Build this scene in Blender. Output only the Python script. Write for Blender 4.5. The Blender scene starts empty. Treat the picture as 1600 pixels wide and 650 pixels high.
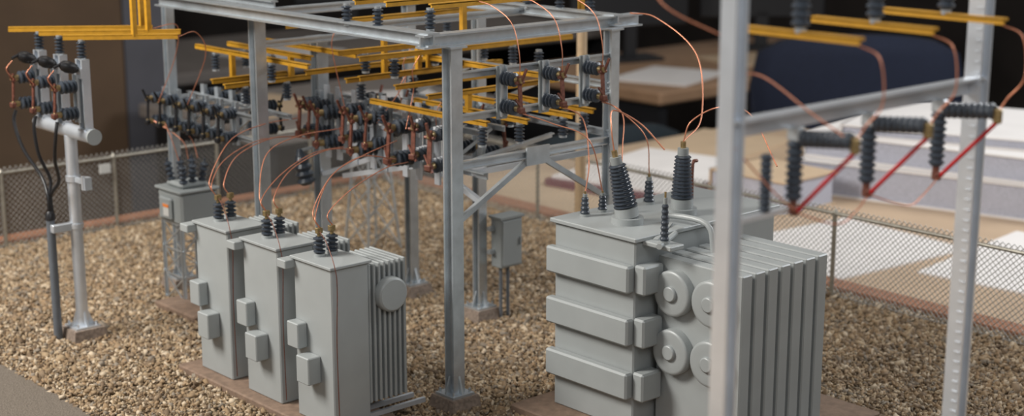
import bpy, math, random
import numpy as np
from mathutils import Vector, Matrix
random.seed(4); rng=np.random.default_rng(4)
S=bpy.context.scene
try:
    S.view_settings.view_transform='Standard'; S.view_settings.look='None'
except Exception: pass
V=Vector
# ---------------------------------------------------------------- materials
def mat(name,col,rough=.6,metal=0.,nscale=12.,var=.12,bump=0.):
    m=bpy.data.materials.new(name); m.use_nodes=True
    nt=m.node_tree; b=nt.nodes['Principled BSDF']
    tc=nt.nodes.new('ShaderNodeTexCoord')
    n=nt.nodes.new('ShaderNodeTexNoise'); n.inputs['Scale'].default_value=nscale; n.inputs['Detail'].default_value=5
    nt.links.new(tc.outputs['Object'],n.inputs['Vector'])
    r=nt.nodes.new('ShaderNodeValToRGB')
    lo=[max(0,c*(1-var)) for c in col]; hi=[min(1,c*(1+var)) for c in col]
    r.color_ramp.elements[0].position=.3; r.color_ramp.elements[1].position=.7
    r.color_ramp.elements[0].color=(*lo,1); r.color_ramp.elements[1].color=(*hi,1)
    nt.links.new(n.outputs['Fac'],r.inputs['Fac']); nt.links.new(r.outputs['Color'],b.inputs['Base Color'])
    b.inputs['Roughness'].default_value=rough; b.inputs['Metallic'].default_value=metal
    if bump:
        bp=nt.nodes.new('ShaderNodeBump'); bp.inputs['Strength'].default_value=bump; bp.inputs['Distance'].default_value=.02
        nt.links.new(n.outputs['Fac'],bp.inputs['Height']); nt.links.new(bp.outputs['Normal'],b.inputs['Normal'])
    return m
M={}
M['steel']=mat('galvanized_steel',(.53,.57,.60),.32,.72,7,.10)
M['alu']=mat('dull_aluminium',(.66,.70,.75),.32,.62,5,.06)
M['paint']=mat('grey_enamel',(.26,.28,.28),.5,.05,3,.05)
M['paint2']=mat('pale_grey_enamel',(.325,.345,.345),.42,.06,3,.04)
M['conduit']=mat('conduit_grey',(.13,.145,.165),.5,.2,8,.1)
M['yellow']=mat('ochre_yellow_paint',(.48,.245,.018),.4,.0,14,.12)
M['ins']=mat('slate_porcelain',(.04,.05,.065),.3,.0,20,.2)
M['black']=mat('black_rubber',(.012,.012,.014),.4,0,20,.2)
M['copper']=mat('copper',(.60,.25,.15),.36,.65,30,.15)
M['brown']=mat('dull_copper_brown',(.17,.065,.045),.42,.35,30,.35)
M['brass']=mat('brass',(.34,.25,.12),.4,.7,30,.3)
M['red']=mat('red_fibreglass',(.48,.012,.018),.3,0,20,.1)
M['conc']=mat('brown_concrete',(.22,.17,.135),.9,0,25,.3,.5)
M['plinth']=mat('brown_plinth',(.20,.135,.095),.8,0,12,.2,.3)
M['board']=mat('terracotta_board',(.33,.145,.075),.6,0,10,.15)
M['fence']=mat('fence_wire',(.34,.33,.31),.4,.5,10,.1)
M['rail']=mat('fence_rail',(.38,.36,.31),.4,.7,10,.12)
M['white']=mat('white_label',(.50,.50,.48),.6,0,30,.04)
M['orange']=mat('orange_label',(.7,.2,.03),.6,0,30,.04)
M['paper']=mat('white_paper',(.78,.75,.73),.7,0,1.2,.05)
M['cream']=mat('cream_paper',(.56,.42,.28),.7,0,1.2,.06)
M['pages']=mat('page_edges',(.42,.43,.50),.8,0,60,.25)
M['maroon']=mat('maroon_card',(.12,.015,.03),.5,0,5,.1)
M['navy']=mat('navy_fabric',(.009,.014,.034),.9,0,30,.3)
M['teal']=mat('dark_teal_fabric',(.010,.018,.024),.9,0,30,.3)
M['dark']=mat('charcoal_plastic',(.012,.012,.014),.5,0,20,.3)
M['tan']=mat('tan_laminate',(.36,.22,.13),.5,0,2,.1)
M['wood']=mat('pale_wood',(.46,.33,.20),.6,0,6,.15)
M['greyd']=mat('grey_laminate',(.24,.21,.19),.5,0,2,.1)
M['tabletop']=mat('cream_tabletop',(.52,.38,.255),.5,0,1,.08)
M['wallb']=mat('brown_wall',(.105,.064,.036),.8,0,.6,.15)
M['walld']=mat('dark_wall',(.034,.027,.024),.8,0,.3,.4)
M['pillar']=mat('grey_pillar',(.085,.085,.10),.7,0,1,.1)
M['carpet']=mat('dark_carpet',(.035,.029,.026),.95,0,4,.3)
M['sand']=mat('sandy_roadway',(.15,.125,.10),.95,0,60,.35,.8)

def gravel_mats():
    m=bpy.data.materials.new('crushed_stone'); m.use_nodes=True; nt=m.node_tree; b=nt.nodes['Principled BSDF']
    g=nt.nodes.new('ShaderNodeNewGeometry'); r=nt.nodes.new('ShaderNodeValToRGB')
    cols=[(.15,.10,.058),(.27,.185,.105),(.34,.245,.145),(.22,.155,.095),(.40,.30,.19),(.30,.20,.11),(.23,.19,.145),(.52,.42,.30)]
    cr=r.color_ramp; cr.interpolation='CONSTANT'
    cr.elements[0].position=0; cr.elements[0].color=(*cols[0],1); cr.elements[1].position=1/8; cr.elements[1].color=(*cols[1],1)
    for i in range(2,8):
        e=cr.elements.new(i/8); e.color=(*cols[i],1)
    nt.links.new(g.outputs['Random Per Island'],r.inputs['Fac']); nt.links.new(r.outputs['Color'],b.inputs['Base Color'])
    b.inputs['Roughness'].default_value=.8
    m2=bpy.data.materials.new('gravel_base'); m2.use_nodes=True; nt=m2.node_tree; b=nt.nodes['Principled BSDF']
    tc=nt.nodes.new('ShaderNodeTexCoord'); v=nt.nodes.new('ShaderNodeTexVoronoi'); v.inputs['Scale'].default_value=22
    nt.links.new(tc.outputs['Object'],v.inputs['Vector'])
    h=nt.nodes.new('ShaderNodeValToRGB'); h.color_ramp.elements[0].color=(.07,.048,.028,1); h.color_ramp.elements[1].color=(.20,.14,.085,1)
    sp=nt.nodes.new('ShaderNodeSeparateColor'); nt.links.new(v.outputs['Color'],sp.inputs[0]); nt.links.new(sp.outputs[0],h.inputs['Fac'])
    nt.links.new(h.outputs['Color'],b.inputs['Base Color']); b.inputs['Roughness'].default_value=.9
    bp=nt.nodes.new('ShaderNodeBump'); bp.inputs['Distance'].default_value=.05; bp.invert=True
    nt.links.new(v.outputs['Distance'],bp.inputs['Height']); nt.links.new(bp.outputs['Normal'],b.inputs['Normal'])
    return m,m2
M['stone'],M['gbase']=gravel_mats()

# ---------------------------------------------------------------- mesh builder
class MB:
    def __init__(s): s.v=[]; s.f=[]; s.sm=[]
    def add(s,vs,fs,smooth=False):
        o=len(s.v); s.v+= [V(x) for x in vs]; s.f+=[tuple(i+o for i in f) for f in fs]; s.sm+=[smooth]*len(fs)
    def box(s,a,b,bev=0.):
        x0,y0,z0=[min(a[i],b[i]) for i in range(3)]; x1,y1,z1=[max(a[i],b[i]) for i in range(3)]
        k=min(bev,(x1-x0)*.4,(y1-y0)*.4,(z1-z0)*.4)
        if k<=0:
            s.add([(x0,y0,z0),(x1,y0,z0),(x1,y1,z0),(x0,y1,z0),(x0,y0,z1),(x1,y0,z1),(x1,y1,z1),(x0,y1,z1)],
              [(0,3,2,1),(4,5,6,7),(0,1,5,4),(1,2,6,5),(2,3,7,6),(3,0,4,7)]); return
        import bmesh
        bm=bmesh.new(); r=bmesh.ops.create_cube(bm,size=1)
        for q in bm.verts: q.co=V(((x0+x1)/2+q.co.x*(x1-x0),(y0+y1)/2+q.co.y*(y1-y0),(z0+z1)/2+q.co.z*(z1-z0)))
        bmesh.ops.bevel(bm,geom=list(bm.edges),offset=k,segments=1,affect='EDGES')
        bm.verts.index_update()
        s.add([q.co.copy() for q in bm.verts],[tuple(x.index for x in f.verts) for f in bm.faces]); bm.free()
    def bar(s,p0,p1,w,h,up=(0,0,1),off=(0,0)):
        p0=V(p0);p1=V(p1); d=(p1-p0).normalized(); u=V(up)
        if abs(d.dot(u))>.98: u=V((0,1,0))
        sd=d.cross(u).normalized(); u=sd.cross(d).normalized()
        c=[(-w/2,-h/2),(w/2,-h/2),(w/2,h/2),(-w/2,h/2)]
        vs=[p+sd*(a+off[0])+u*(b+off[1]) for p in (p0,p1) for a,b in c]
        s.add(vs,[(3,2,1,0),(4,5,6,7),(0,1,5,4),(1,2,6,5),(2,3,7,6),(3,0,4,7)])
    def ibeam(s,p0,p1,w,h,t=.02,up=(0,0,1)):
        s.bar(p0,p1,w,t,up,(0,h/2-t/2)); s.bar(p0,p1,w,t,up,(0,-h/2+t/2)); s.bar(p0,p1,t,h-2*t,up)
    def angle(s,p0,p1,w,h,t=.018,up=(0,0,1)):
        s.bar(p0,p1,w,t,up,(0,h/2-t/2)); s.bar(p0,p1,t,h-t,up,(-w/2+t/2,-t/2))
    def lathe(s,p0,p1,prof,seg=16,cap=True,smooth=True):
        p0=V(p0);p1=V(p1); L=(p1-p0).length; d=(p1-p0)/L
        a=V((0,0,1)) if abs(d.z)<.9 else V((1,0,0)); x=d.cross(a).normalized(); y=d.cross(x)
        vs=[];n=len(prof)
        for t,r in prof:
            for k in range(seg):
                an=2*math.pi*k/seg; vs.append(p0+d*(t*L)+(x*math.cos(an)+y*math.sin(an))*r)
        fs=[]
        for i in range(n-1):
            for k in range(seg):
                k2=(k+1)%seg; fs.append((i*seg+k,i*seg+k2,(i+1)*seg+k2,(i+1)*seg+k))
        s.add(vs,fs,smooth)
        if cap:
            s.add(vs[:seg],[tuple(range(seg))[::-1]]); s.add(vs[-seg:],[tuple(range(seg))])
    def cyl(s,p0,p1,r,r2=None,seg=14): s.lathe(p0,p1,[(0,r),(1,r if r2 is None else r2)],seg)
    def ins(s,p0,p1,r,n=6,core=.55,seg=14):
        pr=[(0,r*core)]
        for i in range(n):
            a=i/n; w=1/n
            pr+=[(a+w*.15,r*core),(a+w*.35,r),(a+w*.6,r),(a+w*.85,r*core)]
        pr.append((1,r*core)); s.lathe(p0,p1,pr,seg,smooth=False)
    def tube(s,pts,r,seg=6,sub=8):
        P=[V(p) for p in pts]; C=[]
        if len(P)>2:
            Q=[P[0]*2-P[1]]+P+[P[-1]*2-P[-2]]
            for i in range(1,len(Q)-2):
                for j in range(sub):
                    t=j/sub; a,b,c,d=Q[i-1],Q[i],Q[i+1],Q[i+2]
                    C.append(.5*((2*b)+(c-a)*t+(2*a-5*b+4*c-d)*t*t+(3*b-a-3*c+d)*t**3))
            C.append(P[-1])
        else: C=P
        vs=[];u=None
        for i,p in enumerate(C):
            d=(C[min(i+1,len(C)-1)]-C[max(i-1,0)]).normalized()
            if u is None: u=d.orthogonal().normalized()
            u=(u-d*u.dot(d)).normalized(); w=d.cross(u)
            for k in range(seg):
                an=2*math.pi*k/seg; vs.append(p+(u*math.cos(an)+w*math.sin(an))*r)
        fs=[(i*seg+k,i*seg+(k+1)%seg,(i+1)*seg+(k+1)%seg,(i+1)*seg+k) for i in range(len(C)-1) for k in range(seg)]
        s.add(vs,fs,True); s.add(vs[:seg],[tuple(range(seg))[::-1]]); s.add(vs[-seg:],[tuple(range(seg))])
def link(o): S.collection.objects.link(o); return o
def mk(name,mb,m,org=(0,0,0)):
    me=bpy.data.meshes.new(name); o=V(org)
    me.from_pydata([tuple(v-o) for v in mb.v],[],mb.f); me.materials.append(M[m])
    me.polygons.foreach_set('use_smooth',mb.sm); me.update()
    return link(bpy.data.objects.new(name,me))
ORG={}
def thing(name,label,cat,loc=(0,0,0),group=None):
    e=link(bpy.data.objects.new(name,None)); e.location=loc; e.empty_display_size=.1
    e['label']=label; e['category']=cat
    if group: e['group']=group
    ORG[e.name]=V(loc); return e
def part(name,mb,m,par,label=None,local=False):
    org=(0,0,0) if local else ORG[par.name]
    o=mk(name,mb,m,org); o.parent=par; ORG[o.name]=V(org)
    if label: o['label']=label
    return o
def solo(name,mb,m,label,cat,group=None,kind=None):
    lo=[min(v[i] for v in mb.v) for i in range(3)]; hi=[max(v[i] for v in mb.v) for i in range(3)]
    org=((lo[0]+hi[0])/2,(lo[1]+hi[1])/2,lo[2])
    o=mk(name,mb,m,org); o.location=org; o['label']=label; o['category']=cat
    if group:o['group']=group
    if kind:o['kind']=kind
    return o
def dup(root,loc,rz=0,label=None,group=None,sc=None):
    def rec(o,p):
        c=o.copy(); S.collection.objects.link(c)
        if p: c.parent=p
        for k in o.children: rec(k,c)
        return c
    n=rec(root,None); n.location=loc; n.rotation_euler=(0,0,rz)
    if sc: n.scale=(sc,sc,sc)
    if label:n['label']=label
    if group:n['group']=group
    return n
def B(*a,**k):
    m=MB(); m.box(*a,**k); return m

# ---------------------------------------------------------------- setting
def struct(name,mb,m):
    o=mk(name,mb,m); o['kind']='structure'; return o
struct('floor',B((-40,-40,-9.9),(60,60,-9.7)),'carpet')
struct('wall_back',B((-40,46,-9.7),(60,46.5,14)),'walld')
struct('wall_right',B((52,-40,-9.7),(52.5,46,14)),'walld')
struct('wall_left',B((-16,24,-9.7),(9.0,24.4,14)),'wallb')
struct('trim_1',B((9.05,24,-9.7),(10.3,24.3,14)),'pillar')
t=thing('table','large cream laminate table carrying the substation model','table',(4,-2,-9.7))
part('table_top',B((-14,-16,-.75),(18,10.6,-.35),bev=.05),'tabletop',t)
for x in (-13,17):
    for y in (-15,9.6): part('leg',B((x-.3,y-.3,-9.7),(x+.3,y+.3,-.75)),'dark',t)
t=thing('model_base','sand-coated display base with terracotta wooden edging','model base',(1,1,-.35))
part('base_panel',B((-8,-9,-.35),(6.75,9.95,0)),'gbase',t,'gravel-coated panel')
part('edging',B((6.75,-9,-.35),(7.1,10.3,.08),bev=.01),'board',t,'terracotta wooden edging strip')
part('edging',B((-8,9.95,-.35),(6.75,10.3,.08),bev=.01),'board',t,'terracotta wooden edging strip')
part('roadway',B((-8,-9,0),(-2.99,9.5,.03)),'sand',t,'smooth sandy roadway')
def stones(n):
    N=n*3
    x=rng.uniform(-3.05,6.7,N); y=rng.uniform(-6.5,9.9,N)
    k=(x+3.7)*.67+(y-3.1)*.743 > -1.3
    x=x[k][:n]; y=y[k][:n]; n=len(x)
    base=np.array([(-1,-1,-1),(1,-1,-1),(1,1,-1),(-1,1,-1),(-1,-1,1),(1,-1,1),(1,1,1),(-1,1,1)],float)*.5
    fc=np.array([(0,3,2,1),(4,5,6,7),(0,1,5,4),(1,2,6,5),(2,3,7,6),(3,0,4,7)])
    P=base[None]*(1+rng.uniform(-.75,.3,(n,8,3)))
    sc=rng.lognormal(0,.34,n)*.033; sh=np.stack([sc*rng.uniform(.9,1.8,n),sc*rng.uniform(.7,1.1,n),sc*rng.uniform(.45,.85,n)],1)
    P=P*sh[:,None,:]
    q=rng.normal(size=(n,4)); q[:,1:3]*=.6; q/=np.linalg.norm(q,axis=1)[:,None]
    w,a,b,c=q.T
    R=np.stack([1-2*(b*b+c*c),2*(a*b-w*c),2*(a*c+w*b),2*(a*b+w*c),1-2*(a*a+c*c),2*(b*c-w*a),2*(a*c-w*b),2*(b*c+w*a),1-2*(a*a+b*b)],1).reshape(n,3,3)
    P=np.einsum('nij,nkj->nki',R,P)
    P[:,:,0]+=x[:,None]; P[:,:,1]+=y[:,None]; P[:,:,2]+=rng.uniform(.008,.05,n)[:,None]
    me=bpy.data.meshes.new('gravel'); me.vertices.add(n*8); me.vertices.foreach_set('co',P.reshape(-1).astype(np.float32))
    F=(fc[None]+np.arange(n)[:,None,None]*8).reshape(-1)
    me.loops.add(len(F)); me.loops.foreach_set('vertex_index',F.astype(np.int32))
    me.polygons.add(n*6); me.polygons.foreach_set('loop_start',(np.arange(n*6)*4).astype(np.int32))
    me.polygons.foreach_set('loop_total',np.full(n*6,4,np.int32)); me.update(calc_edges=True); me.validate()
    me.materials.append(M['stone'])
    o=link(bpy.data.objects.new('gravel',me)); o['kind']='stuff'; o['label']='tan and brown crushed stone covering the substation yard'; o['category']='gravel'
stones(190000)

# ---------------------------------------------------------------- fences
def fence(p0,p1,posts,label,ht=1.2,pit=.078,r=.0052):
    p0=V(p0);p1=V(p1); L=(p1-p0).length; d=(p1-p0)/L
    f=thing('chain_link_fence',label,'fence',tuple((p0+p1)/2),'perimeter fences')
    for s_ in posts:
        m=MB(); q=p0+d*s_; m.cyl(q,q+V((0,0,ht)),.03,seg=10); m.lathe(q+V((0,0,ht)),q+V((0,0,ht+.04)),[(0,.038),(1,.012)],10); part('post',m,'rail',f)
    m=MB(); m.cyl(p0+V((0,0,ht-.02)),p1+V((0,0,ht-.02)),.026,seg=8); part('top_rail',m,'rail',f)
    m=MB(); m.cyl(p0+V((0,0,.06)),p1+V((0,0,.06)),.008,seg=5); part('tension_wire',m,'fence',f)
    m=MB(); h=ht+.06; n=int(L/pit); nrm=d.cross(V((0,0,1)))*.006
    for i in range(-int(h/pit)-1,n+1):
        for sg in (1,-1):
            a0=i*pit; a1=a0+h
            if sg<0: A=(a1,0.);Bp=(a0,h)
            else: A=(a0,0.);Bp=(a1,h)
            def clip(A,Bp):
                (xa,za),(xb,zb)=A,Bp
                if (xa<0 and xb<0) or (xa>L and xb>L): return None
                def cl(x,z,x2,z2):
                    if x<0: t=(0-x)/(x2-x); return 0.,z+(z2-z)*t
                    if x>L: t=(L-x)/(x2-x); return L,z+(z2-z)*t
                    return x,z
                return cl(xa,za,xb,zb),cl(xb,zb,xa,za)
            c=clip(A,Bp)
            if not c: continue
            a=p0+d*c[0][0]+V((0,0,c[0][1]+.01))+nrm*sg; b=p0+d*c[1][0]+V((0,0,c[1][1]+.01))+nrm*sg
            if (b-a).length<.03: continue
            m.cyl(a,b,r,seg=4)
    part('mesh',m,'fence',f,'diamond chain-link wire mesh')
    return f
fence((-6,9.7,0),(6.45,9.7,0),[.02,1.6,3.47,5.32,7.16,9.01,10.86],'grey chain-link fence with tubular posts beside the gravel yard',pit=.088,r=.0045)
fence((6.45,9.7,0),(6.45,-7.4,0),[.02,2.1,4.05,6.,7.95,9.85,11.71,13.6,15.5,17.05],'galvanised chain-link fence with brassy top rail beside paper-covered table')
m=MB(); m.box((.88,9.62,.96),(1.06,9.65,1.10)); solo('fence_sign',m,'white','small blank white sign plate fixed to the fence','sign')

# ---------------------------------------------------------------- steel frame
def footing(mb,x,y,w=.3,h=.16):
    a=w/2;b=a*.86
    mb.add([(x-a,y-a,0),(x+a,y-a,0),(x+a,y+a,0),(x-a,y+a,0),(x-b,y-b,h),(x+b,y-b,h),(x+b,y+b,h),(x-b,y+b,h)],
      [(0,3,2,1),(4,5,6,7),(0,1,5,4),(1,2,6,5),(2,3,7,6),(3,0,4,7)])
def foot(mb,x,y,z,w=.1,s=.13):
    mb.box((x-s,y-s,z),(x+s,y+s,z+.025))
    for dx,dy in((1,0),(-1,0),(0,1),(0,-1)):
        a=w/2
        px,py=x+dx*a,y+dy*a; qx,qy=x+dx*s*.95,y+dy*s*.95; tx,ty=(.012*abs(dy),.012*abs(dx))
        mb.add([(px-tx,py-ty,z),(qx-tx,qy-ty,z),(px-tx,py-ty,z+.22),(px+tx,py+ty,z),(qx+tx,qy+ty,z),(px+tx,py+ty,z+.22)],
          [(0,1,2),(5,4,3),(0,3,4,1),(1,4,5,2),(2,5,3,0)])
    for dx in(-1,1):
        for dy in(-1,1): mb.cyl((x+dx*s*.75,y+dy*s*.75,z+.02),(x+dx*s*.75,y+dy*s*.75,z+.07),.014,seg=6)
F=thing('steel_bus_structure','galvanised steel I-beam bus structure standing on concrete footings','steel frame',(1.2,2.5,0))
posts=[(0,0,3.95,.15),(2.33,0,3.95,.13),(2.32,2.28,3.95,.13),(2.36,3.72,3.95,.13),(-.02,3.62,3.95,.15),(.2,6.1,4.3,.12),(1.1,3.95,3.6,.16)]
for x,y,h,w in posts:
    m=MB(); footing(m,x,y,.42,.18); part('footing',m,'conc',F,'brown concrete footing')
    m=MB(); m.ibeam((x,y,.18),(x,y,h),w,w,.022,up=(0,1,0)); foot(m,x,y,.18,w,.15); m.box((x-w*.75,y-w*.75,h-.02),(x+w*.75,y+w*.75,h)); part('post',m,'steel',F)
def beam(p0,p1,w=.12,h=.12,t=.02,kind='i',nm='beam'):
    m=MB(); (m.ibeam if kind=='i' else m.angle)(p0,p1,w,h,t); part(nm,m,'steel',F)
zt=4.02
beam((-.42,0,zt),(2.75,0,zt),.15,.14); beam((-.3,-.08,zt+.02),(-.3,5.4,zt+.02),.15,.14)
beam((-.3,3.4,zt),(2.7,3.4,zt),.1,.1); beam((2.33,-.1,zt+.03),(2.33,4.0,zt+.03),.13,.12)
beam((.2,6.1,4.1),(.1,3.4,4.1),.1,.1)
beam((-.3,1.5,zt),(2.6,1.5,zt),.09,.08)
beam((-.3,5.0,zt+.1),(2.4,5.0,zt+.1),.1,.08)
beam((2.36,3.72,3.6),(-.02,3.72,3.6),.08,.08)
beam((0,0,3.63),(2.33,0,3.63),.06,.08,.015,'a','rail'); beam((0,0,3.18),(2.33,0,3.18),.06,.08,.015,'a','rail')
beam((0,0,2.68),(2.33,0,2.68),.07,.09,.015,'i','rail')
m=MB(); m.bar((0.06,0,2.08),(1.12,0,2.64),.05,.06); part('knee_brace',m,'steel',F)
m=MB(); m.bar((2.27,0,2.02),(1.22,0,2.64),.05,.06); part('knee_brace',m,'steel',F)
m=MB(); m.box((1.0,-.05,2.56),(1.34,-.03,2.76)); part('gusset_plate',m,'steel',F)
for z in(2.69,2.40): beam((.1,6.2,z),(.0,3.6,z),.06,.07,.015,'a','rail')
beam((.45,6.1,2.69),(.4,3.6,2.69),.06,.07,.015,'a','rail')
for y in (5.9,5.4,4.9,4.4,3.9):
    m=MB(); m.bar((.08,y,2.70),(.43,y,2.70),.04,.04); part('cross_tie',m,'steel',F)
for i,y in enumerate((5.9,5.4,4.9,4.4)):
    m=MB(); m.bar((.08,y,2.41),(.06,y-.45,2.68),.03,.03); part('lacing_bar',m,'steel',F)
for z in(2.78,2.30): beam((1.1,4.1,z),(1.1,.75,z),.07,.08,.015,'a','rail')
beam((1.5,4.1,2.78),(1.5,.9,2.78),.06,.07,.015,'a','rail')
beam((1.1,.95,2.45),(2.33,.95,2.6),.06,.06,.015,'a','rail'); beam((1.1,3.9,2.32),(2.36,3.72,2.32),.06,.06,.015,'a','rail')
beam((2.33,.0,2.75),(2.33,3.7,2.75),.07,.08,.015,'i','rail'); beam((2.33,.0,3.3),(2.33,3.7,3.3),.07,.08,.015,'i','rail')
for i,y in enumerate((3.8,3.0,2.2,1.4)):
    m=MB(); m.bar((1.1,y,2.34),(1.5,y-.3,2.76),.035,.035); part('lacing_bar',m,'steel',F)
    m=MB(); m.bar((1.1,y-.1,2.78),(1.5,y-.1,2.78),.04,.04); part('cross_tie',m,'steel',F)
for y0,y1 in((3.6,2.4),(2.2,1.0),(1.0,.1)):
    m=MB(); m.bar((2.33,y0,2.78),(2.33,y1,3.28),.04,.04); part('lacing_bar',m,'steel',F)
for y0,y1 in((3.6,2.9),(2.9,2.3)):
    m=MB(); m.bar((2.33,y0,2.1),(2.33,y1,2.72),.05,.05); part('lacing_bar',m,'steel',F)
for p,q in (((1.05,3.85,1.85),(1.05,2.6,2.28)),((1.1,3.0,2.28),(2.3,2.35,2.1)),((1.1,1.5,2.28),(2.3,2.2,2.0)),((1.1,1.0,2.3),(2.3,.1,2.55)),((1.05,3.4,1.90),(1.05,1.9,2.26)),((1.05,1.5,2.26),(1.05,.75,2.0))):
    m=MB(); m.bar(p,q,.06,.06); part('strut',m,'alu',F)
for y in (3.68,3.44,3.1,2.74,2.5,2.1,1.85,1.5,1.2):
    m=MB(); m.box((1.0,y-.045,2.1),(1.03,y+.045,3.02)); m.box((.98,y-.07,2.62),(1.0,y+.07,2.72)); part('mounting_plate',m,'alu',F)

# ---------------------------------------------------------------- yellow bus bars
def ybar(p0,p1,w=.055,h=.05,g='yellow bus bars of the steel structure'):
    m=MB(); m.bar(p0,p1,w,.018,off=(0,h/2)); m.bar(p0,p1,.018,h,off=(w/2-.009,0))
    return solo('bus_bar',m,'yellow','ochre-yellow angle bus bar carried on dark insulators','bus bar',g)
yb=[((.67,2.8,3.2),(3.15,2.8,3.2)),((.2,2.3,3.62),(3.6,2.2,3.62)),((.1,1.75,3.62),(3.3,1.65,3.62)),((.63,1.2,3.2),(2.84,1.2,3.2)),((.3,3.1,3.3),(2.6,3.1,3.3)),((.5,2.3,3.3),(2.6,2.3,3.3)),((.6,1.75,3.25),(2.6,1.75,3.25)),
 ((1.25,2.2,2.98),(1.25,.2,2.98)),((1.87,2.4,2.98),(1.87,.13,2.98)),((2.2,1.6,3.0),(2.2,.13,3.0)),((1.56,2.4,3.45),(1.56,.3,3.45)),((.75,2.4,3.0),(.75,.3,3.0)),
 ((.23,5.45,3.4),(.23,2.91,3.4)),((.68,5.4,3.4),(.68,3.5,3.4)),((1.0,5.2,3.45),(1.0,3.0,3.45)),((-.3,3.95,3.1),(.95,3.95,3.1)),((-.2,4.4,3.1),(.9,4.4,3.1)),
 ((0,.35,4.32),(2.75,.35,4.32)),((-.2,.85,4.32),(3.1,.85,4.32)),((-.2,1.4,4.3),(3.4,1.4,4.3)),((-.1,2.9,3.9),(3.6,2.9,3.9)),((.3,.75,3.86),(3.2,.75,3.86))]
for a,b in yb: ybar(a,b)
for x,y,z0,z1 in((.23,4.6,3.1,3.42),(.68,3.96,3.1,3.42),(1.25,2.79,3.2,3.65),(.8,.87,4.32,4.9),(1.25,1.22,2.98,3.2),(1.4,2.32,3.3,3.62),(2.5,.87,4.32,4.9),(1.56,2.31,3.3,3.62),(.8,.77,3.86,4.3),(2.6,.77,3.86,4.3)):
    m=MB(); m.box((x-.03,y-.03,z0),(x+.03,y+.03,z1)); solo('bus_riser',m,'yellow','short upright ochre-yellow riser joining two bus bars','bus bar','yellow bus risers')
def insulator(r=.058,h=.24,n=5):
    e=thing('post_insulator','dark slate ribbed post insulator with metal end caps','insulator',(0,0,0),'post insulators on the steel structure')
    m=MB(); m.ins((0,0,.02),(0,0,h-.02),r,n); part('body',m,'ins',e)
    m=MB(); m.cyl((0,0,0),(0,0,.025),r*.8,seg=10); part('end_cap',m,'steel',e)
    m=MB(); m.cyl((0,0,h-.025),(0,0,h),r*.7,seg=10); part('end_cap',m,'steel',e)
    return e
pi=insulator(); pi.location=(1.25,2.0,2.76)
for x,y,z in [(1.25,1.2,2.72),(1.25,.35,2.72),(1.87,2.2,2.72),(1.87,1.2,2.72),(1.87,.3,2.72),(2.2,1.3,2.74),(2.2,.3,2.74),(.75,2.2,2.74),(.75,.4,2.74),
  (.9,2.8,2.93),(2.33,2.8,3.33),(1.7,2.8,2.93),(.9,1.2,2.93),(1.7,1.2,2.93),(2.33,1.2,3.35),(.6,2.3,3.36),(1.6,2.25,3.36),(2.35,2.22,3.36),(.6,1.75,3.36),(1.5,1.7,3.36),(2.35,1.68,3.36),
  (.23,5.0,3.13),(.23,3.72,3.13),(.68,5.0,3.13),(.68,4.4,3.13),(.0,3.95,2.84),(.6,3.95,2.84),(.5,4.4,2.84),
  (-.3,.85,4.07),(2.33,.85,4.09),(2.33,.35,4.09),(-.0,.35,4.07),(-.3,1.4,4.06),(2.33,1.4,4.06),(2.33,2.9,3.64)]:
    dup(pi,(x,y,z))
# ---------------------------------------------------------------- disconnect switch prototype (reaches towards -X)
def switch(blade='brown',lab='brownish copper switch blade',chan='steel',wide=1.):
    e=thing('disconnect_switch','disconnect switch with ribbed slate insulators and copper blade','switch',(0,0,0),'disconnect switches')
    m=MB(); m.bar((0,0,-.26),(0,0,.28),.09,.02,up=(1,0,0)); m.box((-.04,-.045,-.26),(0,-.033,.28)); m.box((-.04,.033,-.26),(0,.045,.28)); part('channel',m,chan,e)
    for z in(-.15,.15):
        m=MB(); m.ins((-.02,0,z),(-.22,0,z),.075,4,.6); part('insulator',m,'ins',e)
        m=MB(); m.cyl((-.22,0,z),(-.27,0,z),.035,seg=10); m.box((-.31,-.02,z-.03),(-.25,.02,z+.03),bev=.008); part('terminal',m,'brass',e)
    m=MB(); m.bar((-.30,0,-.2),(-.27,0,.2),.042*wide,.016,up=(1,0,0)); m.bar((-.28,-.01,.1),(-.36,-.02,.28),.018*wide,.024,up=(1,0,0)); m.cyl((-.28,-.05*wide,.13),(-.28,.05*wide,.13),.018,seg=8)
    m.box((-.33,-.035*wide,-.19),(-.27,.035*wide,-.13),bev=.01)
    if wide>1: m.bar((-.31,-.05,-.2),(-.28,.06,-.04),.02,.025,up=(1,0,0))
    part('blade',m,blade,e,lab)
    return e
sw=switch(wide=1.15); sw.location=(1.0,3.8,2.62); sw['group']='disconnect switches of the centre bay'; sw.scale=(1.15,)*3
sw['label']='disconnect switch with slate insulators and copper blade on silver rails'
s1=switch(); s1.location=(-1.9,5.65,3.05); s1['label']='disconnect switch with slate insulators and copper blade on steel pole'; s1['group']='disconnect switches on the steel pole'; s1.scale=(1.05,)*3
sd=switch('black','blackened switch blade','steel'); sd.location=(.04,5.95,2.56); sd['group']='disconnect switches of the far bay'; sd['label']='disconnect switch with black blade and slate insulators on silver rails'
for k,(y,dz,s_) in enumerate(((3.56,.02,1.1),(3.30,-.05,1.25),(2.88,.06,1.1),(2.60,-.03,1.25),(2.36,.04,1.1),(1.92,-.04,1.25),(1.66,.04,1.1),(1.30,-.02,1.2))):
    dup(sw,(1.0,y,2.60+dz),random.uniform(-.4,.4),sc=s_)
for y in(3.65,3.2,2.7,2.2,1.75,1.3): dup(sw,(1.5,y,2.6),math.pi+random.uniform(-.2,.2))
for y in(5.62,5.28,4.95,4.6,4.25): dup(sd,(.04,y,2.56),random.uniform(-.15,.15))
for y in(5.8,5.45,5.1,4.8,4.4): dup(sd,(.5,y,2.56),math.pi)
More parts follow.
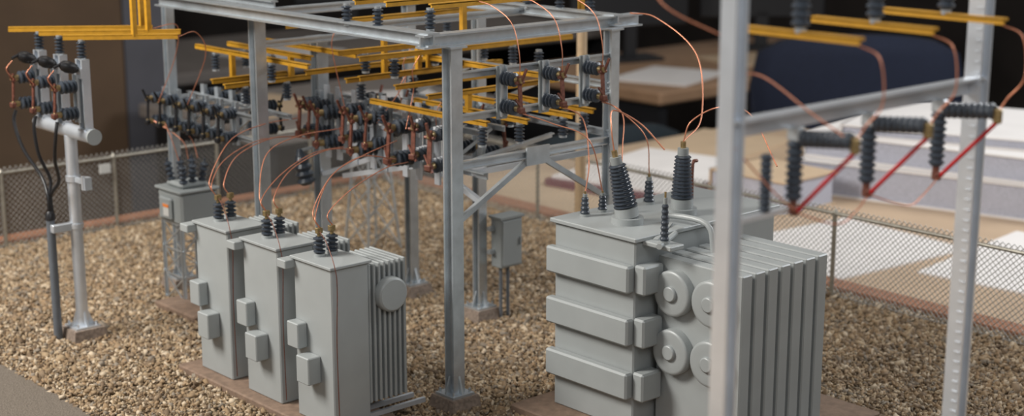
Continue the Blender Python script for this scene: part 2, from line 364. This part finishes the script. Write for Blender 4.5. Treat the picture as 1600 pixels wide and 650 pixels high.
bp=MB(); bp.box((.0,-.07,-.29),(.02,.07,.28))
for x in(.64,1.25,1.86):
    o=dup(sw,(x,-.05,3.41),math.pi/2,'disconnect switch with broad grey backplate, slate insulators and copper blade','disconnect switches above the knee brace',1.0)
    pp=mk('backplate',bp,'paint'); pp.parent=o

# ---------------------------------------------------------------- left pole
x,y=-1.84,4.95
P=thing('switch_pole','round steel pole with horizontal crosspipe and three upright channels','pole',(x,y,0))
m=MB(); footing(m,x,y,.46,.17); part('footing',m,'conc',P,'brown concrete footing')
m=MB(); m.cyl((x,y,.17),(x,y,2.56),.075,seg=20); foot(m,x,y,.17,.14,.16); part('shaft',m,'alu',P)
m=MB(); m.cyl((x,y,2.0),(x,y,2.07),.09,seg=18); m.box((x-.02,y-.35,2.0),(x+.02,y+.03,2.06)); m.box((x-.05,y-.4,1.95),(x+.04,y-.3,2.1)); m.cyl((x-.05,y-.35,1.95),(x-.05,y-.35,2.12),.02,seg=8); part('bracket_collar',m,'alu',P)
m=MB(); m.cyl((x,y,1.42),(x,y,1.48),.09,seg=18); m.box((x-.32,y-.04,1.40),(x,y+.04,1.5),bev=.01); part('conduit_bracket',m,'alu',P)
m=MB(); m.cyl((x,5.78,2.62),(x,4.36,2.62),.085,seg=22); part('crosspipe',m,'alu',P)
m=MB(); m.cyl((x,4.36,2.62),(x,4.33,2.62),.095,seg=22); part('end_cap',m,'paint2',P)
for yy in(5.62,5.08,4.52):
    m=MB(); m.box((x-.05,yy-.08,2.68),(x+.05,yy-.05,3.52)); m.box((x-.05,yy+.05,2.68),(x+.05,yy+.08,3.52)); m.box((x+.03,yy-.05,2.68),(x+.05,yy+.05,3.52)); m.box((x-.07,yy-.08,2.66),(x+.07,yy+.08,2.7))
    m.box((x-.07,yy-.09,3.3),(x-.05,yy+.09,3.42)); part('channel',m,'alu',P)
    if yy!=5.62: dup(s1,(x-.06,yy+.03,3.05),0)
    e=thing('fuse_cutout','black rounded fuse head on steel pole channel','fuse',(x-.06,yy,3.45),'black fuse heads on the steel pole')
    m=MB(); m.lathe((x-.06,yy,3.40),(x-.28,yy,3.48),[(0,.03),(.2,.06),(.6,.075),(.85,.06),(1,.03)],14); part('body',m,'black',e)
    m=MB(); m.cyl((x-.28,yy,3.48),(x-.36,yy,3.45),.018,seg=8); part('terminal',m,'black',e)
    dup(pi,(x,yy,3.51))
for a,b in [((-2.12,5.83,3.77),(-.75,4.80,3.77)),((-2.02,5.22,3.77),(-.70,4.22,3.77)),((-2.0,4.64,3.77),(-.95,3.85,3.77))]:
    ybar(a,b,.06,.05,g='yellow bus bars above the steel pole')
for xx,yy in((-.85,4.88),(-1.0,4.45),(-1.35,4.15)):
    m=MB(); m.box((xx-.028,yy-.028,3.78),(xx+.028,yy+.028,4.7)); solo('bus_riser',m,'yellow','upright ochre-yellow riser standing on a bus bar','bus bar','yellow bus risers')
E=thing('cable_conduit','grey conduit with three black cables entering its top','conduit',(-2.13,5.03,0))
m=MB(); m.cyl((-2.13,5.03,0),(-2.13,5.03,1.58),.052,seg=16); part('pipe',m,'conduit',E)
m=MB(); m.lathe((-2.13,5.03,1.55),(-2.13,5.03,1.66),[(0,.06),(.6,.06),(1,.03)],14); part('sealing_collar',m,'black',E)
for k,yy in enumerate((5.62,5.08,4.52)):
    m=MB(); dx=(-.01,.01,.03)[k]
    m.tube([(-2.2,yy,2.82),(-2.23,yy,2.66),(-2.2,yy*.75+5.03*.25,2.35),(-2.1+dx,5.03+(yy-5.03)*.35,2.05),(-2.13+dx,5.03,1.85),(-2.13+dx,5.03,1.6)],.022,8)
    part('cable',m,'black',E,'black insulated cable')

# ---------------------------------------------------------------- small transformer on lattice stand
cx,cy=.02,5.5
m=MB(); m.box((-.55,4.5,0),(.65,5.5,.12),bev=.02); solo('plinth',m,'plinth','low brown plinth slab on the gravel','plinth')
E=thing('service_transformer','small grey transformer with black bushings on lattice stand','transformer',(cx,cy,0))
h=.24; zb=1.12
for sx in(-1,1):
    for sy in(-1,1):
        m=MB(); m.angle((cx+sx*h,cy+sy*h,0.0),(cx+sx*h,cy+sy*h,zb),.04,.04,.012,up=(0,1,0)); part('leg',m,'steel',E)
m=MB()
for i in range(3):
    z0=.05+i*.355; z1=z0+.355
    for a,b in(((-h,-h),(h,-h)),((h,-h),(h,h)),((h,h),(-h,h)),((-h,h),(-h,-h))):
        m.bar((cx+a[0],cy+a[1],z0),(cx+b[0],cy+b[1],z1),.014,.014); m.bar((cx+b[0],cy+b[1],z0),(cx+a[0],cy+a[1],z1),.014,.014); m.bar((cx+a[0],cy+a[1],z1),(cx+b[0],cy+b[1],z1),.014,.014)
part('lattice',m,'steel',E)
m=MB(); m.box((cx-.27,cy-.3,zb),(cx+.27,cy+.3,zb+.42),bev=.03); m.box((cx-.3,cy-.33,zb+.42),(cx+.3,cy+.33,zb+.46),bev=.01); m.box((cx-.32,cy-.1,zb+.05),(cx-.27,cy+.2,zb+.34),bev=.02)
m.box((cx-.2,cy-.2,zb+.46),(cx+.2,cy+.2,zb+.54),bev=.03); part('tank',m,'paint',E)
m=MB(); m.box((cx-.33,cy-.07,zb+.1),(cx-.322,cy+.07,zb+.26)); part('label_plate',m,'white',E)
m=MB(); m.box((cx-.335,cy-.07,zb+.22),(cx-.33,cy+.07,zb+.26)); part('label_header',m,'orange',E,'orange label header')
for dx,dy in((-.14,-.16),(.0,-.14),(.14,-.14),(-.14,.14),(0,.12),(.14,.12)):
    m=MB(); m.ins((cx+dx,cy+dy,zb+.52),(cx+dx*1.25,cy+dy*1.25,zb+.78),.055,4); m.cyl((cx+dx*1.25,cy+dy*1.25,zb+.78),(cx+dx*1.28,cy+dy*1.28,zb+.83),.014,seg=6); part('bushing',m,'ins',E,'dark ribbed bushing')
cx,cy=3.4,6.0
E=thing('lattice_stand','tapered lattice steel stand with dark insulator column','stand',(cx,cy,0))
m=MB(); 
for sx in(-1,1):
    for sy in(-1,1): m.bar((cx+sx*.3,cy+sy*.3,0),(cx+sx*.18,cy+sy*.18,1.5),.03,.03)
for i in range(3):
    z0=.1+i*.45;z1=z0+.45; a0=.3-.12*z0/1.5; a1=.3-.12*z1/1.5
    for s_ in(-1,1):
        m.bar((cx-a0,cy+s_*a0,z0),(cx+a1,cy+s_*a1,z1),.013,.013); m.bar((cx+a0,cy+s_*a0,z0),(cx-a1,cy+s_*a1,z1),.013,.013)
        m.bar((cx+s_*a0,cy-a0,z0),(cx+s_*a1,cy+a1,z1),.013,.013); m.bar((cx+s_*a0,cy+a0,z0),(cx+s_*a1,cy-a1,z1),.013,.013)
part('lattice',m,'steel',E)
m=MB(); m.box((cx-.25,cy-.25,1.5),(cx+.25,cy+.25,1.56)); part('top_plate',m,'steel',E)
m=MB(); m.ins((cx,cy,1.56),(cx,cy,2.2),.09,8); part('insulator',m,'ins',E)
E=thing('surge_arrester','dark tapered ribbed surge arrester hung beside a steel post','arrester',(.88,3.95,1.75))
m=MB(); m.lathe((.86,3.95,1.72),(.80,4.02,2.18),[(0,.06),(.1,.13),(.2,.09),(.3,.125),(.4,.085),(.5,.115),(.6,.08),(.7,.10),(.8,.07),(1,.03)],16,smooth=False); part('body',m,'ins',E)
m=MB(); m.bar((.80,4.02,2.16),(1.05,3.95,2.2),.03,.03); part('hanger',m,'steel',E)
m=MB(); m.lathe((5.2,3.4,0),(5.2,3.4,3.5),[(0,.085),(1,.07)],16); solo('wooden_pole',m,'wood','plain tan wooden pole standing in the gravel','pole')

# ---------------------------------------------------------------- three tall transformers
m=MB(); m.box((-1.62,-.3,0),(-.75,3.05,.11),bev=.015); solo('plinth',m,'plinth','long low brown plinth slab under three grey transformers','plinth')
def tall():
    e=thing('distribution_transformer','tall narrow pale-grey transformer with side boxes, finned radiator and bushings','transformer',(0,0,0),'row of three tall transformers')
    W,D,Hh=.46,.66,1.70
    m=MB(); m.box((0,0,0),(W,D,Hh),bev=.012); part('tank',m,'paint2',e,local=True)
    m=MB(); m.box((-.03,-.03,Hh),(W+.03,D+.03,Hh+.03),bev=.005); part('lid',m,'paint2',e,local=True)
    for i in range(8):
        m=MB(); x=W+.03+i*.065; m.box((x,.04,.16),(x+.032,D-.02,Hh-.04),bev=.008); part('radiator_fin',m,'paint2',e,local=True)
    for z in(.3,Hh-.25):
        m=MB(); m.box((W-.01,.2,z),(W+.51,.3,z+.06)); part('header_pipe',m,'paint',e,local=True)
    for k in range(3):
        m=MB(); m.bar((W-.1,.05+k*.2,.03),(W+.75,.05+k*.2,.03),.04,.05); part('skid_rail',m,'alu',e,local=True)
    m=MB(); m.lathe((W+.29,.05,1.31),(W+.29,-.05,1.31),[(0,.185),(.8,.185),(.93,.175),(1,.16)],32); part('fan_cover',m,'paint2',e,local=True)
    for (y,z,dx,w,hh) in((.55,.92,.12,.2,.27),(.33,.60,.16,.22,.29)):
        m=MB(); m.box((-dx,y-w/2,z-hh/2),(0,y+w/2,z+hh/2),bev=.01); part('control_box',m,'paint2',e,local=True)
    m=MB(); m.box((-.12,D-.02,Hh-.1),(.16,D+.14,Hh-.01),bev=.008); part('terminal_box',m,'paint2',e,local=True)
    for x,y in((.18,.45),(.34,.45)):
        m=MB(); m.cyl((x,y,Hh+.02),(x,y,Hh+.06),.06,seg=14); b=part('bushing',m,'paint2',e,local=True)
        m=MB(); m.ins((x,y,Hh+.06),(x,y,Hh+.24),.062,4); part('porcelain',m,'ins',b,local=True)
        m=MB(); m.cyl((x,y,Hh+.24),(x,y,Hh+.30),.02,seg=8); m.box((x-.035,y-.025,Hh+.27),(x+.035,y+.025,Hh+.33),bev=.006); part('terminal',m,'brass',b,local=True)
    m=MB(); m.tube([(.18,.45,Hh+.3),(.10,.2,Hh+.22),(.02,-.04,Hh+.03),(.04,-.045,Hh-.2),(.03,-.03,.9),(.04,-.03,.05)],.005,5); part('ground_wire',m,'brown',e,local=True)
    return e
tt=tall(); tt.location=(-1.49,.13,.11)
dup(tt,(-1.47,1.13,.11)); dup(tt,(-1.45,2.14,.11))

# ---------------------------------------------------------------- big power transformer
m=MB(); m.box((.35,-3.3,0),(3.1,-.5,.12),bev=.015); solo('plinth',m,'plinth','broad brown plinth slab under the large power transformer','plinth')
PT=thing('power_transformer','large grey power transformer with stiffener bands, cooling fans and porcelain bushings','transformer',(1.6,-1.9,.12))
X0,X1,Y0,Y1,Z0,Z1=.72,2.9,-1.95,-.79,.12,2.12
m=MB(); m.box((X0,Y0,Z0),(X1,Y1,Z1),bev=.015); part('tank',m,'paint2',PT)
m=MB(); m.box((X0-.04,Y0-.04,Z1),(X1+.04,Y1+.04,Z1+.045),bev=.008); part('lid',m,'paint2',PT)
for z in(1.74,1.19,.62):
    m=MB(); m.box((X0-.11,Y0-.005,z-.14),(X0,Y1+.03,z+.14),bev=.02); part('stiffener_band',m,'paint2',PT)
    m=MB(); m.box((X0-.02,Y0-.15,z-.15),(X0+.27,Y0,z+.15),bev=.02); part('stiffener_band',m,'paint2',PT)
R=MB(); R.box((1.05,-3.04,.3),(2.25,-2.05,1.88)); rad=part('radiator',R,'paint',PT)
for i in range(7):
    x=1.0+i*.195; m=MB(); m.box((x,-3.1,.2),(x+.15,-2.0,1.95),bev=.012); part('fin',m,'paint2',rad)
for y in(-2.27,-2.77):
    for z in(1.62,1.01):
        m=MB(); m.lathe((1.0,y,z),(.90,y,z),[(0,.235),(.8,.235),(.95,.228),(1,.20),(1,.12),(1,.02)],36); f=part('fan',m,'paint2',PT)
        m=MB(); m.lathe((.902,y,z),(.87,y,z),[(0,.08),(.8,.08),(1,.065)],20); part('hub',m,'paint2',f)
def bushing(x,y,z,h,r,tx=0,ty=0,par=PT,n=8,fl=True):
    t=V((tx,ty,1)).normalized(); p=V((x,y,z))
    m=MB()
    if fl: m.cyl(p,p+V((0,0,.07)),r*1.35,seg=20); m.cyl(p+V((0,0,.07)),p+V((0,0,.09))+t*.08,r*1.0,seg=18)
    else: m.cyl(p,p+V((0,0,.03)),r*1.1,seg=14)
    b=part('bushing',m,'paint2',par); q=p+V((0,0,.09 if fl else .02))+t*(.08 if fl else 0)
    m=MB(); pr=[(0,r*.8)]
    for i in range(n):
        a=i/n;w=1/n; k=1-.3*a; pr+=[(a+w*.1,r*k*.82),(a+w*.4,r*k),(a+w*.6,r*k),(a+w*.9,r*k*.82)]
    pr.append((1,r*.4)); m.lathe(q,q+t*h,pr,18,smooth=False); part('porcelain',m,'ins',b)
    m=MB(); e=q+t*h; m.cyl(e,e+t*h*.17,r*.5,seg=12); part('cap',m,'paint',b)
    m=MB(); m.cyl(e+t*h*.17,e+t*h*.32,r*.24,seg=10); part('terminal',m,'brass',b)
    return e+t*h*.32
bt=[bushing(1.12,-1.45,2.16,.46,.125,-.16,.15,n=12),bushing(1.84,-1.55,2.16,.46,.12,.0,.0,n=12)]
sb=[bushing(1.0,-.95,2.16,.19,.05,n=4,fl=False),bushing(1.28,-.93,2.16,.16,.05,n=4,fl=False),bushing(1.35,-1.1,2.16,.2,.05,n=4,fl=False),bushing(1.92,-1.0,2.16,.24,.06,n=5,fl=False)]
m=MB(); m.cyl((.74,-2.25,2.13),(1.25,-2.0,2.13),.03,seg=12); m.box((.8,-2.35,2.08),(1.0,-1.97,2.13),bev=.01); m.bar((.9,-2.05,2.12),(1.4,-1.8,2.17),.05,.04); part('terminal_bracket',m,'paint2',PT)
m=MB(); m.tube([(1.45,-1.7,2.16),(1.45,-1.75,2.24),(1.5,-2.2,2.22),(1.5,-2.3,1.93)],.03,10,sub=5); part('coolant_pipe',m,'paint2',PT)
sb.append(bushing(.87,-2.2,2.13,.38,.045,n=7,fl=False))
m=MB(); m.tube([(2.45,-1.15,2.16),(2.45,-1.15,2.55),(2.52,-1.15,2.58)],.02,6,sub=3); part('vent_tube',m,'brown',PT,'brown copper vent tube')

# ---------------------------------------------------------------- control cabinet
E=thing('control_cabinet','grey control cabinet with two conduits standing beside steel post','cabinet',(2.6,2.2,0))
m=MB(); m.box((2.42,1.98,.72),(2.78,2.18,1.36),bev=.012); m.box((2.40,1.96,1.355),(2.80,2.2,1.385)); part('body',m,'paint',E)
m=MB(); m.box((2.44,1.966,.75),(2.76,1.98,1.33),bev=.004); d=part('door',m,'paint',E)
m=MB(); m.box((2.72,1.945,1.0),(2.735,1.966,1.1)); part('handle',m,'steel',d)
for x in(2.5,2.62):
    m=MB(); m.cyl((x,2.08,0),(x,2.08,.72),.022,seg=10); part('conduit',m,'conduit',E)
for z in(.9,1.2):
    m=MB(); m.box((2.34,2.1,z),(2.44,2.16,z+.05)); part('bracket',m,'steel',E)

# ---------------------------------------------------------------- gantry
gy=-6.43
G=thing('line_gantry','tall aluminium gantry of two posts joined by crossbars','gantry',(-1.9,gy,0))
for x,w in((-3.215,.115),(-.6,.125)):
    m=MB(); footing(m,x,gy,.4,.14); part('footing',m,'conc',G,'brown concrete footing')
    m=MB(); m.ibeam((x,gy,.14),(x,gy,5.6),w,w,.018,up=(1,0,0)); foot(m,x,gy,.14,w)
    if x>-1:
        for k in range(60):
            z=.6+k*.075; m.box((x-w/2-.006,gy-.05,z),(x-w/2,gy-.005,z+.016))
    part('post',m,'alu',G)
m=MB(); m.angle((-3.27,gy,4.34),(-.52,gy,4.34),.09,.12,.02); part('crossbar',m,'alu',G)
m=MB(); m.angle((-3.3,gy,5.36),(-.4,gy,5.36),.12,.12,.02); part('crossbar',m,'alu',G)
sx=(-2.6,-1.84,-1.04)
for x in sx:
    o=ybar((x,-5.95,4.85),(x,-6.88,4.85),.06,.035,'yellow bus bars of the gantry')
    e=thing('suspension_insulator','slate ribbed insulator standing between crossbar and yellow bar','insulator',(x,gy,4.88),'suspension insulators of the gantry')
    m=MB(); m.ins((x,gy,4.9),(x,gy,5.26),.06,7,.7); part('body',m,'ins',e)
    for za,zc in((4.865,4.9),(5.26,5.3)):
        m=MB(); m.cyl((x,gy,za),(x,gy,zc),.035,seg=10); part('end_cap',m,'steel',e)
    e=thing('air_break_switch','angled air-break switch with two slate insulators and red operating rod','switch',(x,gy,4.28),'air-break switches under the gantry crossbar')
    m=MB(); m.box((x-.03,gy-.05,4.2),(x+.03,gy+.05,4.29),bev=.008); part('mount',m,'steel',e)
    m=MB(); m.ins((x,gy,4.2),(x,gy,3.83),.055,8,.72); part('insulator',m,'ins',e)
    m=MB(); m.ins((x,gy-.05,4.22),(x,gy-.42,4.26),.055,8,.75); part('insulator',m,'ins',e)
    m=MB(); m.cyl((x,gy,3.84),(x,gy,3.78),.025,seg=10); m.box((x-.022,gy-.04,3.73),(x+.022,gy+.025,3.79),bev=.01); m.cyl((x-.05,gy-.02,3.76),(x+.05,gy-.02,3.76),.014,seg=8); part('contact',m,'brown',e,'brown copper contact')
    m=MB(); m.box((x-.02,gy-.47,4.18),(x+.02,gy-.41,4.28),bev=.01); part('contact',m,'brass',e,'brass contact')
    m=MB(); m.cyl((x,gy-.03,3.76),(x,gy-.44,4.19),.014,seg=10); part('operating_rod',m,'red',e,'bright red operating rod')
E=thing('post_insulator','tall slate ribbed insulator on small metal arm of gantry post','insulator',(-2.75,gy+.15,3.75),'outrigger insulator')
m=MB(); m.bar((-3.16,gy+.1,3.74),(-2.55,gy+.1,3.74),.05,.03); part('arm',m,'alu',E)
m=MB(); m.ins((-2.75,gy+.1,3.76),(-2.75,gy+.1,4.12),.04,9,.75); part('body',m,'ins',E)

# ---------------------------------------------------------------- copper wires
def wire(pts,r=.008,label='thin bare copper wire arcing between terminals',g='copper wires',mt='copper'):
    m=MB(); m.tube(pts,r,6,10); solo('copper_wire',m,mt,label,'wire',g)
ys=(3.8,3.55,2.85,2.62,1.8,1.62)
k=0
for yt in(2.14,1.13,.13):
    for xo in(.18,.34):
        x0=-1.47+xo; y0=yt+.45; y1=ys[k]
        for j,off in enumerate((0,.12)):
            if j and xo==.34: continue
            jx=random.uniform(-.12,.12); jz=random.uniform(-.07,.07); jy=random.uniform(-.15,.15)
            wire([(x0,y0,2.12),(x0-.03,y0+.04+off*.3,2.26+off*.4),(x0+.45+jx,y0+(y1-y0)*.3+jy,2.46+off+jz),(x0+1.2+jx,y0+(y1-y0)*.68+jy,2.52+off*.8+jz),(.66,y1+jy*.3,2.40+(.22 if j else 0))],.0066,'thin copper wire arcing from transformer bushing to disconnect switch','arcing copper wires')
        k+=1
for yy in(5.62,5.08,4.52): wire([(-2.2,yy,3.2),(-2.28,yy,3.32),(-2.2,yy,3.42)],.006)
wire([(-.95,3.85,3.77),(-.5,4.2,3.75),(-.15,4.6,3.4),(-.25,4.95,2.72)],.006); wire([(-.75,4.8,3.77),(-.3,5.0,3.75),(-.12,5.4,3.3),(-.27,5.62,2.7)],.006)
for a,b in((0,5.9),(.14,5.3),(-.14,5.6)): wire([(a,5.4,1.95),(a-.05,5.45,2.2),(-.2,b,2.42)],.006)
for x in(.64,1.25,1.86):
    wire([(x,-.33,3.6),(x,-.32,3.85),(x,-.2,4.15),(x,.1,4.3),(x,.35,4.34)],.006)
for a,b,c in ((.7,2.9,3.9),(1.3,2.3,3.62),(1.0,1.75,3.62),(1.6,2.8,3.2),(.9,1.2,3.2)):
    wire([(a,b,c),(a-.1,b+.05,c-.2),(a-.05,b+.1,c-.45),(.75,b,2.75)],.0055,'thin copper drop wire from bus bar to switch','copper drop wires')
wire([(2.6,-.02,4.1),(2.75,-.3,4.05),(2.75,-.9,3.7),(2.4,-1.3,3.1),tuple(bt[1])],.008)
wire([tuple(bt[0]),(1.02,-1.3,3.15),(1.15,-1.2,3.3),(1.4,-1.35,3.15),(1.5,-1.6,2.9)],.0085)
wire([(1.86,-.33,3.22),(1.9,-.6,3.1),(1.6,-.9,2.8),(1.38,-1.1,2.45)],.007)
wire([(1.25,-.33,3.22),(1.35,-.55,3.1),(1.2,-.8,2.7),(1.0,-.95,2.4)],.007)
wire([(.64,-.33,3.22),(.85,-.6,3.12),(1.1,-.9,2.95),(1.28,-.93,2.38)],.007)
wire([tuple(bt[1]),(1.9,-1.6,3.15),(2.1,-1.8,3.3),(2.0,-2.3,3.3),(1.7,-2.9,2.9)],.008)
wire([(1.92,-1.0,2.5),(1.9,-.95,2.9),(1.7,-.7,3.2),(1.86,-.33,3.2)],.0065)
for x in sx:
    wire([(x,-6.86,4.83),(x+.02,-7.0,4.76),(x+.04,-7.02,4.5),(x+.02,-6.92,4.35),(x,gy-.44,4.25)],.006,'copper wire looping from yellow bar to switch contact','copper wires of the gantry')
for i in range(2):
    a,b=sx[i],sx[i+1]
    wire([(a,gy-.03,3.75),(a+.25,gy-.15,3.66),(a+.5,gy-.1,3.68),(b,gy-.03,3.76)],.006,'thin copper wire drooping between switch contacts','copper wires of the gantry')
wire([(-3.1,gy+.2,4.6),(-2.85,gy+.1,4.62),(-2.7,gy-.2,4.4),(-2.6,gy-.44,4.24)],.006,'thin copper wire looping to switch contact','copper wires of the gantry')
wire([(-3.2,gy,4.25),(-2.95,gy-.05,4.0),(-2.75,gy-.04,3.85),(-2.6,gy-.03,3.76)],.006,'thin copper wire looping to switch contact','copper wires of the gantry')
wire([(-3.45,-5.9,5.3),(-3.35,-6.0,5.05),(-3.2,-6.35,4.88)],.006,'copper wire bending down to gantry post','copper wires of the gantry')

# ---------------------------------------------------------------- background
def slab(name,c,s,rz,m_,label,cat,group=None,th=.03):
    m=MB(); m.box((-s[0]/2,-s[1]/2,0),(s[0]/2,s[1]/2,th)); o=mk(name,m,m_); o.location=c; o.rotation_euler=(0,0,rz); o['label']=label;o['category']=cat
    if group:o['group']=group
    return o
zt=-.35
slab('paper_sheet',(11.4,-1.6,zt),(3.4,4.6),.1,'paper','large white drawing sheet lying on the table','paper','loose sheets on the table')
slab('paper_sheet',(9.9,2.2,zt),(3.0,2.6),-.1,'paper','large white drawing sheet lying on the table','paper','loose sheets on the table')
slab('paper_sheet',(14.6,9.1,zt),(3.8,2.2),.25,'cream','cream drawing sheet lying on the table','paper','loose sheets on the table')
slab('paper_sheet',(8.9,8.2,zt),(3.0,3.0),.1,'cream','cream drawing sheet lying on the table','paper','loose sheets on the table')
slab('folder',(11.4,7.4,zt),(3.6,3.0),.12,'maroon','maroon folder under loose white sheets','folder',th=.16)
slab('paper_sheet',(11.5,7.7,zt+.16),(3.4,2.6),.2,'paper','white sheets stacked on a maroon folder','paper','loose sheets on the table',th=.05)
def book(c,s,rz,th,cover,label):
    e=thing('book',label,'book',(0,0,0),'thick books stacked on the table')
    a,b=s[0]/2,s[1]/2
    m=MB(); m.box((-a,-b,0),(a,b,.03)); m.box((-a,-b,th-.03),(a,b,th)); m.box((-a,b-.03,0),(a,b,th)); part('cover',m,cover,e,local=True)
    m=MB(); m.box((-a+.06,-b+.05,.03),(a-.06,b-.03,th-.03)); part('pages',m,'pages',e,local=True)
    e.location=c; e.rotation_euler=(0,0,rz)
book((15.2,3.3,zt),(4.0,5.2),.25,.62,'paper','thick white-covered book with bluish page edges')
book((15.2,3.4,zt+.62),(3.6,4.8),.2,.45,'paper','thick white-covered book with bluish page edges')
book((15.4,3.4,zt+1.07),(3.3,4.0),.34,.2,'paper','white-covered book lying on top of others')
book((11.6,5.0,zt),(1.5,1.7),.0,.6,'cream','thick cream-covered book with bluish page edges')
def desk(x0,y0,x1,y1,m_,label,z=-.5):
    e=thing('desk',label,'desk',((x0+x1)/2,(y0+y1)/2,-9.7),'office desks')
    part('desk_top',B((x0,y0,z-.35),(x1,y1,z),bev=.05),m_,e)
    part('side_panel',B((x0+.3,y0+.3,-9.7),(x0+.6,y1-.3,z-.35)),'dark',e); part('side_panel',B((x1-.6,y0+.3,-9.7),(x1-.3,y1-.3,z-.35)),'dark',e)
desk(20,15.5,32,22,'tan','tan laminate office desk with dark side panels')
desk(8.9,17.5,16.5,23.2,'greyd','grey laminate office desk with dark side panels')
desk(12,27,30,34,'greyd','grey laminate office desk with dark side panels')
slab('paper_sheet',(22.4,17.4,-.5),(3,2.4),.3,'paper','white sheet lying on an office desk','paper','sheets on office desks')
slab('paper_sheet',(27,18,-.5),(3,2.4),-.3,'cream','cream sheet lying on an office desk','paper','sheets on office desks')
slab('paper_sheet',(11,20.6,-.5),(3,2.6),.2,'cream','cream sheet lying on an office desk','paper','sheets on office desks')
slab('paper_sheet',(14.3,19.6,-.5),(2.4,2.0),-.4,'paper','white sheet lying on an office desk','paper','sheets on office desks')
slab('paper_sheet',(17,29,-.5),(3.4,2.6),.2,'paper','white sheet lying on an office desk','paper','sheets on office desks')
def monitor(x,y,z,rz):
    e=thing('monitor','dark computer monitor on a desk','monitor',(0,0,0),'computer monitors')
    m=MB(); m.box((-2,-.1,1),(2,.1,3.6),bev=.05); part('screen',m,'dark',e,local=True)
    m=MB(); m.box((-.2,-.1,.1),(.2,.1,1.2)); m.box((-.9,-.6,0),(.9,.6,.12),bev=.03); part('stand',m,'dark',e,local=True)
    e.location=(x,y,z); e.rotation_euler=(0,0,rz)
monitor(24,20.5,-.5,-.3); monitor(29,19.5,-.5,-.7); monitor(22,32,-.5,-.4)
def chair(x,y,rz,m_,label,w=4.6,zb=-1.2,h=3.2):
    e=thing('office_chair',label,'chair',(0,0,0),'office chairs')
    m=MB(); n=14; vs=[];fs=[]
    rows=[(0,.8),(.25,.97),(.6,1.0),(.85,.93),(1,.72)]
    for sd_ in(0,1):
        for t,wf in rows:
            for i in range(n+1):
                u=(i/n-.5)*2; yy=.9*(1-u*u)*-1+ (.35 if sd_ else 0); vs.append((u*w/2*wf,yy,zb+h*t-.25*u*u*(t>.9)))
    nr=len(rows); K=n+1
    for sd_ in(0,1):
        o=sd_*nr*K
        for r_ in range(nr-1):
            for i in range(n):
                q=(o+r_*K+i,o+r_*K+i+1,o+(r_+1)*K+i+1,o+(r_+1)*K+i); fs.append(q if sd_==0 else q[::-1])
    for i in range(n):
        fs.append((i,nr*K+i,nr*K+i+1,i+1)); a=(nr-1)*K+i; fs.append((a,a+1,nr*K+a+1,nr*K+a))
    for r_ in range(nr-1):
        a=r_*K;b=(r_+1)*K; fs.append((a,b,nr*K+b,nr*K+a)); a+=n;b+=n; fs.append((a,nr*K+a,nr*K+b,b))
    m.add(vs,fs,True); part('backrest',m,m_,e,local=True)
    m=MB(); m.box((-2.3,.2,-4.4),(2.3,4.4,-3.6),bev=.25); part('seat',m,m_,e,local=True)
    m=MB(); m.box((-.3,-.9,-4.2),(.3,-.3,zb+.6)); m.box((-.3,-.9,-4.5),(.3,2.4,-4.2)); m.cyl((0,2.4,-8.9),(0,2.4,-4.3),.25)
    for k in range(5):
        a=k*2*math.pi/5; m.bar((0,2.4,-9.0),(math.cos(a)*2.6,2.4+math.sin(a)*2.6,-9.3),.3,.3)
    part('base',m,'dark',e,local=True)
    for k in range(5):
        a=k*2*math.pi/5; m=MB(); m.cyl((math.cos(a)*2.6-.15,2.4+math.sin(a)*2.6,-9.4),(math.cos(a)*2.6+.15,2.4+math.sin(a)*2.6,-9.4),.3); part('caster',m,'dark',e,local=True)
    e.location=(x,y,0); e.rotation_euler=(0,0,rz)
chair(21.3,10.2,-.75,'navy','navy-blue fabric office chair with rounded backrest beside the table',w=5.2,zb=-2,h=3.5)
chair(15.2,12.6,-.2,'teal','dark fabric office chair pulled up near the table',w=4.2,zb=-3.2,h=2.9)
chair(33,8.5,-.9,'navy','navy-blue fabric office chair with rounded backrest beside the table',zb=-2,h=3.4)

# ---------------------------------------------------------------- lights, world, camera
w=bpy.data.worlds.new('world'); S.world=w; w.use_nodes=True
bg=w.node_tree.nodes['Background']; bg.inputs[0].default_value=(1,.97,.94,1); bg.inputs[1].default_value=.21
def area(loc,tgt,size,e,col):
    l=bpy.data.lights.new('area_light','AREA'); l.energy=e; l.size=size; l.color=col; l.shape='SQUARE'
    o=link(bpy.data.objects.new('unseen_area_light',l)); o.location=loc; o.rotation_euler=(V(tgt)-V(loc)).to_track_quat('-Z','Y').to_euler()  # soft lamps added out of view as key, highlight, fill and overhead light
area((-12,7,13),(0,2,0),6,4400,(1,.96,.90))
area((22,-8,13),(3,2,0),8,3400,(.94,.97,1))  # right window side, also added for highlights on the metal
area((-9,-16,13),(1,0,1),6,900,(.96,.98,1))
area((4,4,22),(3,2,0),8,800,(1,.92,.82))
cam=bpy.data.cameras.new('camera'); co=link(bpy.data.objects.new('camera',cam)); S.camera=co
cam.sensor_width=36; cam.lens=36*2443/1600; cam.clip_end=300; cam.clip_start=.1
co.location=(-10.21,-12.30,6.0); co.rotation_euler=(math.radians(90-13.24),0,math.radians(48.1-90))
cam.dof.use_dof=True; cam.dof.focus_distance=15.2; cam.dof.aperture_fstop=.055/.09
